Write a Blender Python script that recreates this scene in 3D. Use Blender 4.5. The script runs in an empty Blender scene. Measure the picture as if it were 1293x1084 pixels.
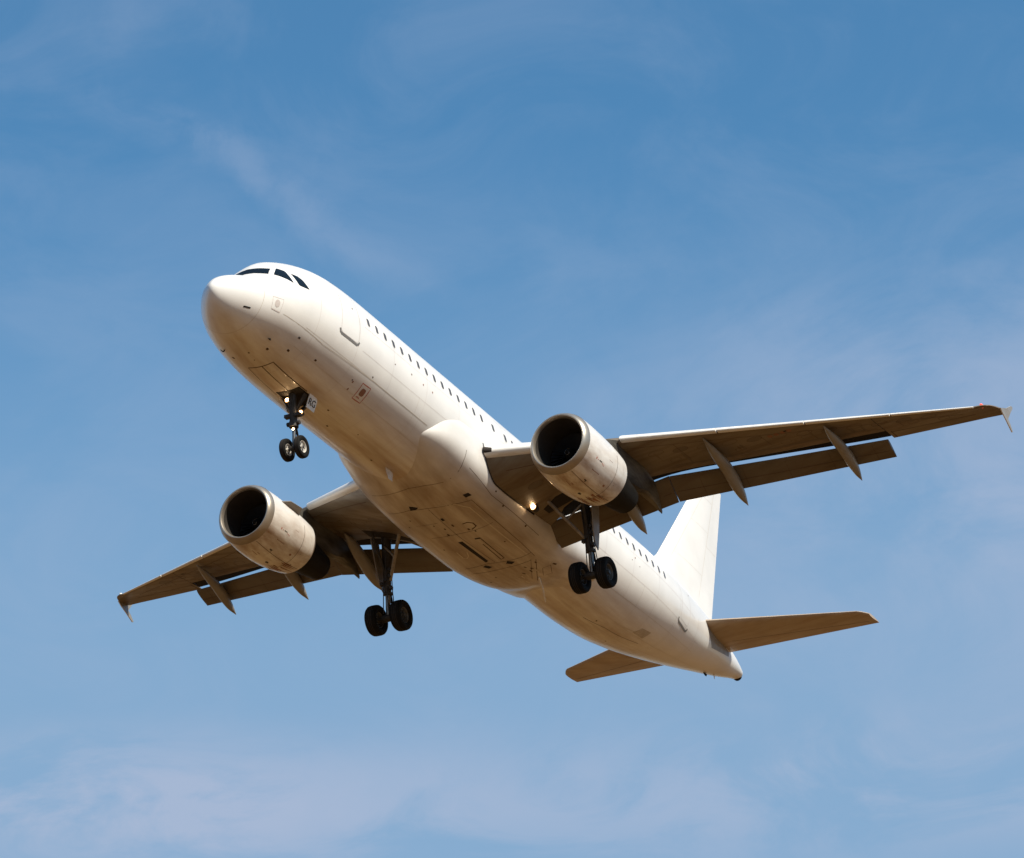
import bpy, bmesh, math, random
import numpy as np
from mathutils import Vector, Matrix
from mathutils.bvhtree import BVHTree

random.seed(7)
R = math.radians
scene = bpy.context.scene
col = scene.collection

# ------------------------------------------------------------------ camera, sky, sun, exposure
# the aircraft is modelled in its own frame: x aft from the nose, y to starboard, z up (metres)
PITCH = R(4.0)                                  # nose-up approach attitude
CAM_AC = Vector((-86.86280214, -56.27957353, -56.60560135))      # where the photographer stands, seen from the nose
ROT_AC = Matrix(((0.4660, -0.8847, 0.0059), (0.3966, 0.2029, -0.8953), (0.7909, 0.4196, 0.4455)))
M3 = Matrix.Rotation(PITCH, 3, 'Y')
NOSE_ALT = 1.7 - (M3 @ CAM_AC).z
BASE = Vector((17.7, 0.0, -4.25))               # the aircraft's own origin: under the main wheels

cam = bpy.data.cameras.new('camera')
cam.sensor_width = 36.0
cam.lens = 36.0 * 4965.8 / 1293.0
cam.clip_start = 1.0
cam.clip_end = 60000.0
cam_o = bpy.data.objects.new('camera', cam)
col.objects.link(cam_o)
c2a = ROT_AC.transposed() @ Matrix(((1, 0, 0), (0, -1, 0), (0, 0, -1)))
cw = (M3 @ c2a).normalized().to_4x4()
cw.translation = M3 @ CAM_AC + Vector((0, 0, NOSE_ALT))
cam_o.matrix_world = cw
scene.camera = cam_o

SUN_AC = Vector((-0.28, -0.60, 0.75)).normalized()   # towards the sun
sun_dir = (M3 @ SUN_AC).normalized()
SUN_EL = math.asin(sun_dir.z)
SUN_AZ = math.atan2(sun_dir.x, sun_dir.y)
sun = bpy.data.lights.new('sun', 'SUN')
sun.energy = 5.0
sun.angle = R(0.5)
sun.color = (1.0, 0.895, 0.73)
sun_o = bpy.data.objects.new('sun', sun)
col.objects.link(sun_o)
sun_o.location = (0, 0, 300)
sun_o.rotation_euler = (-sun_dir).to_track_quat('-Z', 'Y').to_euler()

world = bpy.data.worlds.new('World')
scene.world = world
world.use_nodes = True
wn, wl = world.node_tree.nodes, world.node_tree.links
wn.clear()
w_out = wn.new('ShaderNodeOutputWorld')
w_bg = wn.new('ShaderNodeBackground')
w_bg.inputs['Strength'].default_value = 0.11
sky = wn.new('ShaderNodeTexSky')
sky.sky_type = 'NISHITA'
sky.sun_disc = False
sky.sun_elevation = SUN_EL
sky.sun_rotation = SUN_AZ
sky.air_density = 1.0
sky.dust_density = 0.8
sky.ozone_density = 1.5
wl.new(w_bg.outputs[0], w_out.inputs[0])
w_tc = wn.new('ShaderNodeTexCoord')
SKY_GAIN = (0.50, 0.92, 1.04)
HAZE = (1.80, 2.95, 4.42)
CLOUD = (2.95, 3.52, 4.72)
# directions turned so that X runs towards the airliner's part of the sky, Y to the left, Z up
SKY_TURN = -math.atan2((M3 @ Vector(ROT_AC[2])).y, (M3 @ Vector(ROT_AC[2])).x)
w_rot = wn.new('ShaderNodeVectorRotate'); w_rot.rotation_type = 'Z_AXIS'
w_rot.inputs['Angle'].default_value = SKY_TURN
wl.new(w_tc.outputs['Generated'], w_rot.inputs['Vector'])
w_sep = wn.new('ShaderNodeSeparateXYZ'); wl.new(w_rot.outputs[0], w_sep.inputs[0])
def wmath(op, a, b=None):
    m = wn.new('ShaderNodeMath'); m.operation = op
    for k, q in enumerate((a, b)):
        if q is None: continue
        if isinstance(q, (int, float)): m.inputs[k].default_value = q
        else: wl.new(q, m.inputs[k])
    return m.outputs[0]
def bump1(v, c, w):
    """1 at c, falling smoothly to 0 at c +- w"""
    d = wmath('ABSOLUTE', wmath('SUBTRACT', v, c))
    m = wn.new('ShaderNodeMapRange'); m.interpolation_type = 'SMOOTHSTEP'
    m.inputs['From Min'].default_value = w; m.inputs['From Max'].default_value = 0.0
    wl.new(d, m.inputs[0]); return m.outputs[0]
def wnoise(scale, loc, lo, hi, nscale=6.0, detail=7.0, dist=0.3, rot=(0, 0, 0)):
    mp = wn.new('ShaderNodeMapping')
    mp.inputs['Scale'].default_value = scale; mp.inputs['Location'].default_value = loc; mp.inputs['Rotation'].default_value = rot
    wl.new(w_rot.outputs[0], mp.inputs[0])
    nz = wn.new('ShaderNodeTexNoise'); nz.inputs['Scale'].default_value = nscale; nz.inputs['Detail'].default_value = detail
    nz.inputs['Roughness'].default_value = 0.6; nz.inputs['Distortion'].default_value = dist
    wl.new(mp.outputs[0], nz.inputs[0])
    m = wn.new('ShaderNodeMapRange'); m.interpolation_type = 'SMOOTHSTEP'
    m.inputs['From Min'].default_value = lo; m.inputs['From Max'].default_value = hi
    wl.new(nz.outputs[0], m.inputs[0]); return m.outputs[0]
W_Yv, W_Zv = w_sep.outputs[1], w_sep.outputs[2]
# low band of cirrus, a pale veil to the right, a drawn-out wisp high on the left, faint patches everywhere
band = wmath('MULTIPLY', bump1(W_Zv, 0.300, 0.026), wnoise((1, 1, 2.6), (0.3, 0.1, 0), 0.36, 0.60, 15.0, 11.0, 0.9))
veil = wmath('MULTIPLY', wmath('MULTIPLY', bump1(W_Zv, 0.375, 0.075), bump1(W_Yv, -0.15, 0.20)), wnoise((1, 1, 1.6), (1.9, 0.4, 0.2), 0.28, 0.62, 14.0, 11.0, 0.8))
along = wmath('SUBTRACT', W_Zv, wmath('MULTIPLY', W_Yv, 0.50))
wob = wmath('MULTIPLY', wmath('SUBTRACT', wnoise((1, 1, 1), (0.7, 0.3, 0.1), 0.2, 0.8, 20.0), 0.5), 0.012)
wisp = wmath('MULTIPLY', wmath('MULTIPLY', bump1(wmath('ADD', along, wob), 0.4163, 0.0075), bump1(W_Yv, 0.062, 0.072)), wnoise((1, 1, 1), (0.2, 0.9, 0.5), 0.25, 0.62, 45.0, 10.0, 0.8))
puff = wmath('MULTIPLY', wmath('MULTIPLY', bump1(W_Zv, 0.480, 0.016), bump1(W_Yv, 0.098, 0.02)), wnoise((1, 1, 1), (0.5, 0.2, 0.5), 0.35, 0.65, 40.0))
patch_n = wnoise((1, 1, 1.8), (2.2, 0.7, 0.9), 0.36, 0.74, 17.0, 11.0, 0.7)
band = wmath('MULTIPLY', band, wmath('ADD', 0.85, wmath('MULTIPLY', bump1(W_Yv, 0.095, 0.07), 0.55)))
cl = wmath('ADD', wmath('MULTIPLY', band, 0.66), wmath('MULTIPLY', veil, 0.60))
cl = wmath('ADD', cl, wmath('MULTIPLY', wmath('ADD', wisp, wmath('MULTIPLY', puff, 0.5)), 0.18))
cl = wmath('ADD', cl, wmath('MULTIPLY', patch_n, 0.16))
cl = wmath('MINIMUM', cl, 0.8)
w_gain = wn.new('ShaderNodeMixRGB'); w_gain.blend_type = 'MULTIPLY'; w_gain.inputs[0].default_value = 1.0
w_gain.inputs[2].default_value = (*SKY_GAIN, 1)
wl.new(sky.outputs[0], w_gain.inputs[1])
w_hz = wn.new('ShaderNodeMixRGB'); w_hz.inputs[2].default_value = (*HAZE, 1)
w_hm = wn.new('ShaderNodeMapRange'); w_hm.interpolation_type = 'SMOOTHSTEP'
w_hm.inputs['From Min'].default_value = 0.465; w_hm.inputs['From Max'].default_value = 0.31; w_hm.inputs['To Max'].default_value = 0.92
wl.new(W_Zv, w_hm.inputs[0]); wl.new(w_hm.outputs[0], w_hz.inputs[0]); wl.new(w_gain.outputs[0], w_hz.inputs[1])
w_mix = wn.new('ShaderNodeMixRGB')
w_mix.inputs[2].default_value = (*CLOUD, 1)
wl.new(cl, w_mix.inputs[0])
w_dz = wn.new('ShaderNodeMixRGB'); w_dz.inputs[2].default_value = (3.9, 3.5, 2.45, 1)     # warm dusty band low over the horizon, out of view, added for side light
w_dm = wn.new('ShaderNodeMapRange'); w_dm.interpolation_type = 'SMOOTHSTEP'
w_dm.inputs['From Min'].default_value = 0.26; w_dm.inputs['From Max'].default_value = 0.0; w_dm.inputs['To Max'].default_value = 0.9
wl.new(W_Zv, w_dm.inputs[0]); wl.new(w_dm.outputs[0], w_dz.inputs[0]); wl.new(w_hz.outputs[0], w_dz.inputs[1])
wl.new(w_dz.outputs[0], w_mix.inputs[1])
wl.new(w_mix.outputs[0], w_bg.inputs[0])

vs = scene.view_settings
vs.view_transform = 'Standard'
vs.look = 'None'
vs.gamma = 1.0
vs.exposure = 0.35
vs.use_curve_mapping = False

# ------------------------------------------------------------------ materials
def principled(name, colour, rough=0.5, metal=0.0, coat=0.0, spec=0.5):
    m = bpy.data.materials.new(name)
    m.use_nodes = True
    b = m.node_tree.nodes['Principled BSDF']
    b.inputs['Base Color'].default_value = (*colour, 1)
    b.inputs['Roughness'].default_value = rough
    b.inputs['Metallic'].default_value = metal
    b.inputs['Coat Weight'].default_value = coat
    b.inputs['Coat Roughness'].default_value = 0.12
    b.inputs['Specular IOR Level'].default_value = spec
    return m, m.node_tree.nodes, m.node_tree.links, b

def grimy(name, colour, dirt, rough=0.35, coat=0.0, stretch=(0.25, 2.2, 2.2), scale=1.2, lo=0.45, hi=0.8,
          amount=0.6, metal=0.0, fine=0.25, bump=0.0, zramp=None, spec=0.5):
    """paint with streaks of grime drawn out along the airflow"""
    m, n, l, b = principled(name, colour, rough, metal, coat, spec)
    tc = n.new('ShaderNodeTexCoord')
    mp = n.new('ShaderNodeMapping'); mp.inputs['Scale'].default_value = stretch
    l.new(tc.outputs['Object'], mp.inputs[0])
    nz = n.new('ShaderNodeTexNoise'); nz.inputs['Scale'].default_value = scale
    nz.inputs['Detail'].default_value = 8; nz.inputs['Roughness'].default_value = 0.62
    l.new(mp.outputs[0], nz.inputs[0])
    mr = n.new('ShaderNodeMapRange'); mr.inputs['From Min'].default_value = lo
    mr.inputs['From Max'].default_value = hi; mr.inputs['To Max'].default_value = amount
    l.new(nz.outputs[0], mr.inputs[0])
    fac = mr.outputs[0]
    if zramp:
        sp = n.new('ShaderNodeSeparateXYZ'); l.new(tc.outputs['Object'], sp.inputs[0])
        zr = n.new('ShaderNodeMapRange')
        zr.inputs['From Min'].default_value = zramp[0]; zr.inputs['From Max'].default_value = zramp[1]
        zr.inputs['To Min'].default_value = 1.0; zr.inputs['To Max'].default_value = zramp[2]
        l.new(sp.outputs[2], zr.inputs[0])
        mu = n.new('ShaderNodeMath'); mu.operation = 'MULTIPLY'
        l.new(fac, mu.inputs[0]); l.new(zr.outputs[0], mu.inputs[1]); fac = mu.outputs[0]
    mx = n.new('ShaderNodeMixRGB')
    mx.inputs[1].default_value = (*colour, 1); mx.inputs[2].default_value = (*dirt, 1)
    l.new(fac, mx.inputs[0])
    n2 = n.new('ShaderNodeTexNoise'); n2.inputs['Scale'].default_value = 0.9; n2.inputs['Detail'].default_value = 5
    l.new(tc.outputs['Object'], n2.inputs[0])
    hv = n.new('ShaderNodeHueSaturation')
    r2 = n.new('ShaderNodeMapRange'); r2.inputs['From Min'].default_value = 0.3; r2.inputs['From Max'].default_value = 0.7
    r2.inputs['To Min'].default_value = 1 - fine * 0.5; r2.inputs['To Max'].default_value = 1 + fine * 0.2
    l.new(n2.outputs[0], r2.inputs[0]); l.new(r2.outputs[0], hv.inputs['Value'])
    l.new(mx.outputs[0], hv.inputs['Color'])
    l.new(hv.outputs[0], b.inputs['Base Color'])
    rr = n.new('ShaderNodeMapRange'); rr.inputs['To Min'].default_value = rough; rr.inputs['To Max'].default_value = min(1, rough + 0.3)
    l.new(fac, rr.inputs[0]); l.new(rr.outputs[0], b.inputs['Roughness'])
    if bump:
        n3 = n.new('ShaderNodeTexNoise'); n3.inputs['Scale'].default_value = 0.8; n3.inputs['Detail'].default_value = 2
        l.new(tc.outputs['Object'], n3.inputs[0])
        bp = n.new('ShaderNodeBump'); bp.inputs['Strength'].default_value = bump; bp.inputs['Distance'].default_value = 0.05
        l.new(n3.outputs[0], bp.inputs['Height']); l.new(bp.outputs[0], b.inputs['Normal'])
    return m

def emitter(name, colour, strength):
    m = bpy.data.materials.new(name); m.use_nodes = True
    b = m.node_tree.nodes['Principled BSDF']
    b.inputs['Base Color'].default_value = (*colour, 1)
    b.inputs['Emission Color'].default_value = (*colour, 1)
    b.inputs['Emission Strength'].default_value = strength
    return m

MAT = {}
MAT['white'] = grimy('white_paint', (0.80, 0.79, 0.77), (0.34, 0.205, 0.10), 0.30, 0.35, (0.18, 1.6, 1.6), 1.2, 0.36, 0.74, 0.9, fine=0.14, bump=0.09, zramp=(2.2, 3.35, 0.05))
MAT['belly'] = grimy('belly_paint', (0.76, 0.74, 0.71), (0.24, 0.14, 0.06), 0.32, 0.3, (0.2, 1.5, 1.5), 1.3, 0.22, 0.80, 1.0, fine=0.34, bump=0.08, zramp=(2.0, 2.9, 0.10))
MAT['cowl'] = grimy('cowl_paint', (0.78, 0.77, 0.75), (0.30, 0.17, 0.09), 0.3, 0.35, (0.5, 1.5, 1.5), 1.8, 0.38, 0.72, 0.95, fine=0.25, bump=0.07, zramp=(1.3, 2.6, 0.14))
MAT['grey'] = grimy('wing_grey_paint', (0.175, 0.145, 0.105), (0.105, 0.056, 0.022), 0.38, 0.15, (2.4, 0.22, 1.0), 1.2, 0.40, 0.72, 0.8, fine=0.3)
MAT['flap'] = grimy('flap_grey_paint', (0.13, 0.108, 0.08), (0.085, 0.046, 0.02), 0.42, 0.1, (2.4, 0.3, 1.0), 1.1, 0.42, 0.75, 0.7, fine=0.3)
MAT['fairing'] = grimy('track_fairing_paint', (0.25, 0.235, 0.21), (0.13, 0.09, 0.05), 0.36, 0.2, (0.5, 2, 2), 1.5, 0.45, 0.8, 0.7, fine=0.2)
MAT['slat'] = grimy('slat_metal', (0.74, 0.73, 0.71), (0.3, 0.24, 0.17), 0.28, 0.2, (2, 0.4, 2), 1.6, 0.5, 0.85, 0.4, fine=0.1)
MAT['tailgrey'] = grimy('tail_underside_paint', (0.44, 0.36, 0.28), (0.27, 0.155, 0.075), 0.36, 0.15, (1.6, 0.35, 1), 2.2, 0.40, 0.85, 0.7, fine=0.25)
MAT['lip'] = grimy('bare_metal_lip', (0.40, 0.36, 0.31), (0.20, 0.15, 0.10), 0.34, 0, (1, 1, 1), 2.0, 0.45, 0.8, 0.5, metal=0.7, fine=0.2)
MAT['duct'] = grimy('inlet_duct_liner', (0.05, 0.045, 0.04), (0.02, 0.018, 0.016), 0.5, 0, (1, 1, 1), 2.0, 0.4, 0.8, 0.6, spec=0.2)
MAT['black'] = grimy('blackened_metal', (0.008, 0.007, 0.006), (0.02, 0.016, 0.012), 0.6, 0, (1, 3, 3), 2.0, 0.45, 0.8, 0.7, spec=0.12)
MAT['fan'] = grimy('fan_titanium', (0.05, 0.05, 0.055), (0.02, 0.02, 0.02), 0.35, 0, (1, 3, 3), 2.0, 0.45, 0.8, 0.7, metal=0.6)
MAT['tyre'] = grimy('tyre_rubber', (0.007, 0.007, 0.007), (0.02, 0.018, 0.016), 0.8, 0, (2, 2, 2), 4.0, 0.45, 0.85, 0.6, spec=0.15)
MAT['rim'] = grimy('wheel_rim_paint', (0.55, 0.53, 0.49), (0.2, 0.17, 0.13), 0.4, 0, (2, 2, 2), 6.0, 0.4, 0.8, 0.7)
MAT['rimdark'] = grimy('brake_dust_rim', (0.08, 0.08, 0.08), (0.03, 0.028, 0.025), 0.45, 0, (2, 2, 2), 6.0, 0.4, 0.8, 0.7)
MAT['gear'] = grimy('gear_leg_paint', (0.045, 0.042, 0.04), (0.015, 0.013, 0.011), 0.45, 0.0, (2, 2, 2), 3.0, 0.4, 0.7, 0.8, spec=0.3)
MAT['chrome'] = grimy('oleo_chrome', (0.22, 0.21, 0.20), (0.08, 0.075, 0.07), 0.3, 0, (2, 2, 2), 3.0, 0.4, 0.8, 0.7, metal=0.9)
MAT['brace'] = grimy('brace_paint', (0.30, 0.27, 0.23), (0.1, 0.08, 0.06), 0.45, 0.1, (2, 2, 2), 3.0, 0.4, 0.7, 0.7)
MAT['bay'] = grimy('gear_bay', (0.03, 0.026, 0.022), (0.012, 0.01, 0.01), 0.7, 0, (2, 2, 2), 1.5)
MAT['glass'] = principled('cockpit_glass', (0.006, 0.010, 0.015), 0.08, 0, 0.0, 0.22)[0]
MAT['cabin'] = grimy('cabin_window_pane', (0.085, 0.078, 0.078), (0.03, 0.028, 0.03), 0.2, 0.0, (2, 2, 2), 3.0, spec=0.25)
MAT['seal'] = grimy('window_frame_paint', (0.74, 0.73, 0.71), (0.5, 0.46, 0.42), 0.4, 0.2, (2, 2, 2), 3.0)
MAT['seam'] = grimy('panel_gap', (0.10, 0.055, 0.028), (0.05, 0.03, 0.016), 0.7, 0, (1, 1, 1), 3.0)
MAT['seamlight'] = grimy('skin_joint', (0.62, 0.57, 0.50), (0.4, 0.33, 0.25), 0.4, 0, (1, 1, 1), 3.0)
MAT['hole'] = grimy('opening_and_shade', (0.016, 0.012, 0.010), (0.03, 0.02, 0.015), 0.8, 0, (1, 1, 1), 3.0)
MAT['scuff'] = grimy('scuff_plate', (0.16, 0.155, 0.15), (0.3, 0.28, 0.26), 0.45, 0, (4, 4, 4), 4.0)
MAT['redmark'] = grimy('red_stencil', (0.40, 0.05, 0.035), (0.55, 0.30, 0.24), 0.5, 0, (5, 5, 5), 8.0, 0.4, 0.6, 0.8)
MAT['oil'] = grimy('oil_streak', (0.36, 0.16, 0.07), (0.12, 0.055, 0.03), 0.5, 0, (0.8, 5, 5), 3.0, 0.35, 0.65, 0.9)
MAT['brownmark'] = grimy('brown_stencil', (0.24, 0.10, 0.06), (0.4, 0.25, 0.18), 0.5, 0, (5, 5, 5), 6.0)
MAT['stain'] = grimy('fuel_stain', (0.105, 0.08, 0.055), (0.16, 0.13, 0.10), 0.4, 0.1, (1, 1, 1), 2.0, 0.35, 0.7, 0.8)
MAT['band'] = grimy('worn_trailing_band', (0.19, 0.135, 0.09), (0.125, 0.095, 0.06), 0.42, 0.1, (1.5, 0.6, 1), 2.0, 0.35, 0.65, 0.9)
MAT['pylon'] = grimy('shade_dark_pylon_paint', (0.15, 0.145, 0.125), (0.035, 0.03, 0.025), 0.45, 0.0, (0.5, 2, 2), 1.2, 0.35, 0.62, 0.9, spec=0.3)  # sooty tone, darkened to stand for the shade behind the engines
MAT['faint'] = grimy('faint_stencil', (0.60, 0.54, 0.51), (0.45, 0.38, 0.36), 0.4, 0.1, (3, 3, 3), 6.0)
MAT['patch'] = grimy('bare_skin_patch', (0.50, 0.45, 0.38), (0.3, 0.22, 0.14), 0.4, 0.1, (3, 3, 3), 2.0)
MAT['apron'] = grimy('stabilizer_apron', (0.26, 0.25, 0.24), (0.15, 0.13, 0.11), 0.45, 0.1, (3, 3, 3), 2.0)
MAT['letter'] = grimy('black_lettering', (0.02, 0.02, 0.022), (0.06, 0.06, 0.06), 0.5, 0, (5, 5, 5), 6.0)
MAT['door_plate'] = grimy('gear_door_paint', (0.84, 0.83, 0.80), (0.6, 0.56, 0.5), 0.4, 0.1, (3, 3, 3), 3.0)
MAT['lamp'] = emitter('lit_lamp', (1.0, 0.66, 0.34), 42.0)
MAT['lampdim'] = emitter('dim_lamp', (1.0, 0.50, 0.17), 1.5)
MAT['navred'] = emitter('red_nav_lens', (0.9, 0.10, 0.06), 0.7)
MAT['navwhite'] = principled('clear_nav_lens', (0.8, 0.8, 0.78), 0.1)[0]

# ------------------------------------------------------------------ mesh helpers
def pchip(xs, ys):
    xs = np.array(xs, float); ys = np.array(ys, float)
    h = np.diff(xs); d = np.diff(ys) / h
    m = np.zeros_like(ys)
    for i in range(1, len(xs) - 1):
        if d[i - 1] * d[i] > 0:
            w1 = 2 * h[i] + h[i - 1]; w2 = h[i] + 2 * h[i - 1]
            m[i] = (w1 + w2) / (w1 / d[i - 1] + w2 / d[i])
    m[0] = d[0]; m[-1] = d[-1]
    def f(x):
        x = np.clip(x, xs[0], xs[-1])
        i = np.clip(np.searchsorted(xs, x) - 1, 0, len(h) - 1)
        t = (x - xs[i]) / h[i]
        return ((1 + 2 * t) * (1 - t) ** 2 * ys[i] + t * (1 - t) ** 2 * h[i] * m[i]
                + t * t * (3 - 2 * t) * ys[i + 1] + t * t * (t - 1) * h[i] * m[i + 1])
    return f

class MB:
    """collects shapes (aircraft coordinates) into one mesh with several material slots"""
    def __init__(s):
        s.v = []; s.f = []; s.mi = []
    def add(s, verts, faces, mi=0, flip=False):
        o = len(s.v)
        s.v += [Vector(p) for p in verts]
        for f in faces:
            g = [i + o for i in f]
            if flip: g.reverse()
            s.f.append(g); s.mi.append(mi)
    def loft(s, rings, mi=0, cap0=True, cap1=True, closed=True, flip=False, tail_mi=None):
        n = len(rings[0]); verts = [p for r in rings for p in r]; faces = []
        for k in range(len(rings) - 1):
            for i in range(n if closed else n - 1):
                j = (i + 1) % n
                faces.append([k * n + i, k * n + j, (k + 1) * n + j, (k + 1) * n + i])
        if cap0: faces.append(list(range(n))[::-1])
        if cap1: faces.append([(len(rings) - 1) * n + i for i in range(n)])
        o = len(s.mi)
        s.add(verts, faces, mi, flip)
        if tail_mi:
            for k in range(len(rings) - 1):
                for i in range(tail_mi[0], n): s.mi[o + k * n + i] = tail_mi[1]
    def tube(s, pts, rad, seg=10, mi=0):
        pts = [Vector(p) for p in pts]
        if not hasattr(rad, '__len__'): rad = [rad] * len(pts)
        rings = []
        for k, p in enumerate(pts):
            a = pts[max(0, k - 1)]; b = pts[min(len(pts) - 1, k + 1)]
            t = (b - a)
            if t.length < 1e-6: t = pts[-1] - pts[0]
            t.normalize()
            u = t.orthogonal().normalized() if k == 0 else (u - t * u.dot(t)).normalized()
            w = t.cross(u)
            rings.append([p + (u * math.cos(q) + w * math.sin(q)) * rad[k] for q in [2 * math.pi * i / seg for i in range(seg)]])
        s.loft(rings, mi)
    def lathe(s, prof, centre, axis, seg=32, mi=0, cap0=False, cap1=False, scale=(1, 1)):
        """prof: (along axis, radius)"""
        ax = Vector(axis).normalized()
        if abs(ax.x) > 0.9: u, w = Vector((0, 1, 0)), Vector((0, 0, 1))
        elif abs(ax.y) > 0.9: u, w = Vector((0, 0, 1)), Vector((1, 0, 0))
        else: u, w = Vector((1, 0, 0)), Vector((0, 1, 0))
        c = Vector(centre); rings = []
        for a, r in prof:
            rings.append([c + ax * a + (u * math.cos(q) * scale[0] + w * math.sin(q) * scale[1]) * max(r, 1e-4) for q in [2 * math.pi * i / seg for i in range(seg)]])
        s.loft(rings, mi, cap0, cap1)
    def box(s, lo, hi, mi=0):
        x0, y0, z0 = lo; x1, y1, z1 = hi
        v = [(x0, y0, z0), (x1, y0, z0), (x1, y1, z0), (x0, y1, z0), (x0, y0, z1), (x1, y0, z1), (x1, y1, z1), (x0, y1, z1)]
        s.add(v, [[0, 3, 2, 1], [4, 5, 6, 7], [0, 1, 5, 4], [1, 2, 6, 5], [2, 3, 7, 6], [3, 0, 4, 7]], mi)
    def slab(s, poly, offset, mi=0):
        """polygon (3-D points) given a thickness vector"""
        o = Vector(offset); n = len(poly); a = [Vector(p) for p in poly]; b = [p + o for p in a]
        f = [list(range(n))[::-1], [n + i for i in range(n)]]
        for i in range(n):
            j = (i + 1) % n; f.append([i, j, n + j, n + i])
        s.add(a + b, f, mi)
    def bvh(s):
        return BVHTree.FromPolygons([tuple(p) for p in s.v], s.f)
    def build(s, name, mats, parent=None, smooth=35, recalc=True):
        me = bpy.data.meshes.new(name)
        me.from_pydata([tuple(p - BASE) for p in s.v], [], s.f)
        for m in (mats if isinstance(mats, (list, tuple)) else [mats]): me.materials.append(m)
        me.polygons.foreach_set('material_index', s.mi)
        if recalc:
            bm = bmesh.new(); bm.from_mesh(me)
            bmesh.ops.recalc_face_normals(bm, faces=[f for f in bm.faces])
            bm.to_mesh(me); bm.free()
        if smooth:
            me.polygons.foreach_set('use_smooth', [True] * len(me.polygons))
            me.set_sharp_from_angle(angle=R(smooth))
        me.update()
        o = bpy.data.objects.new(name, me)
        col.objects.link(o)
        if parent: o.parent = parent
        return o

def ray_port(x, z): return Vector((x, -9, z)), Vector((0, 1, 0))
def ray_stbd(x, z): return Vector((x, 9, z)), Vector((0, -1, 0))
def ray_below(x, y): return Vector((x, y, -9)), Vector((0, 0, 1))
def ray_above(x, y): return Vector((x, y, 9)), Vector((0, 0, -1))
def ray_front(y, z): return Vector((-9, y, z)), Vector((1, 0, 0))
def ray_round(cy, cz):
    def f(x, deg):
        d = Vector((0, math.cos(R(deg)), math.sin(R(deg))))
        return Vector((x, cy, cz)) + d * 6, -d
    return f

def drop(bvh, rayf, p, off):
    o, d = rayf(*p)
    h = bvh.ray_cast(o, d)
    if h[0] is None:
        h = bvh.find_nearest(o + d * 4.6)
    n = h[1]
    if n.dot(d) > 0: n = -n
    return h[0] + n * off

def patch(mb, bvh, rayf, poly, off=0.004, mi=1, cell=0.12, thick=0.0, sc=(1, 1)):
    """a polygon (2-D coordinates of the ray function) laid onto a curved surface"""
    bm = bmesh.new()
    vs_ = [bm.verts.new((p[0] * sc[0], p[1] * sc[1], 0)) for p in poly]
    bm.faces.new(vs_)
    bmesh.ops.triangulate(bm, faces=bm.faces[:])
    for _ in range(5):
        lg = [e for e in bm.edges if e.calc_length() > cell]
        if not lg: break
        bmesh.ops.subdivide_edges(bm, edges=lg, cuts=1)
        bmesh.ops.triangulate(bm, faces=bm.faces[:])
    bm.verts.index_update()
    top = [drop(bvh, rayf, (v.co.x / sc[0], v.co.y / sc[1]), off) for v in bm.verts]
    faces = [[v.index for v in f.verts] for f in bm.faces]
    n = len(top)
    mb.add(top, faces, mi)
    if thick:
        low = [drop(bvh, rayf, (v.co.x / sc[0], v.co.y / sc[1]), off - thick) for v in bm.verts]
        idx = []
        for e in bm.edges:
            if len(e.link_faces) == 1: idx.append((e.verts[0].index, e.verts[1].index))
        mb.add(top + low, [[a, b, n + b, n + a] for a, b in idx], mi)
    bm.free()

def line(mb, bvh, rayf, pts, width, off=0.004, mi=1, step=0.12, close=False, sc=(1, 1)):
    """a thin strip following the surface along a 2-D polyline"""
    P = [np.array(p, float) * sc for p in pts]
    if close: P = P + [P[0]]
    q = [P[0]]
    for a, b in zip(P[:-1], P[1:]):
        L = np.linalg.norm(b - a); k = max(1, int(L / step))
        q += [a + (b - a) * i / k for i in range(1, k + 1)]
    V = []
    for i, p in enumerate(q):
        t = q[min(i + 1, len(q) - 1)] - q[max(i - 1, 0)]
        if close and i in (0, len(q) - 1): t = q[1] - q[-2]
        n = np.array([-t[1], t[0]]) / (np.linalg.norm(t) + 1e-9) * width / 2
        V += [drop(bvh, rayf, tuple((p + n) / sc), off), drop(bvh, rayf, tuple((p - n) / sc), off)]
    mb.add(V, [[2 * i, 2 * i + 1, 2 * i + 3, 2 * i + 2] for i in range(len(q) - 1)], mi)

def rrect(cx, cy, w, h, r, k=4):
    out = []
    if isinstance(r, tuple):                     # unlike units on the two axes
        return [(cx + (a - cx) * w, cy + (b - cy) * h) for a, b in rrect(cx, cy, 1, 1, r[0], k)]
    for sx, sy, a0 in ((1, 1, 0), (-1, 1, 90), (-1, -1, 180), (1, -1, 270)):
        for i in range(k + 1):
            a = R(a0 + 90 * i / k)
            out.append((cx + sx * (w / 2 - r) + r * math.cos(a), cy + sy * (h / 2 - r) + r * math.sin(a)))
    return out

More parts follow.
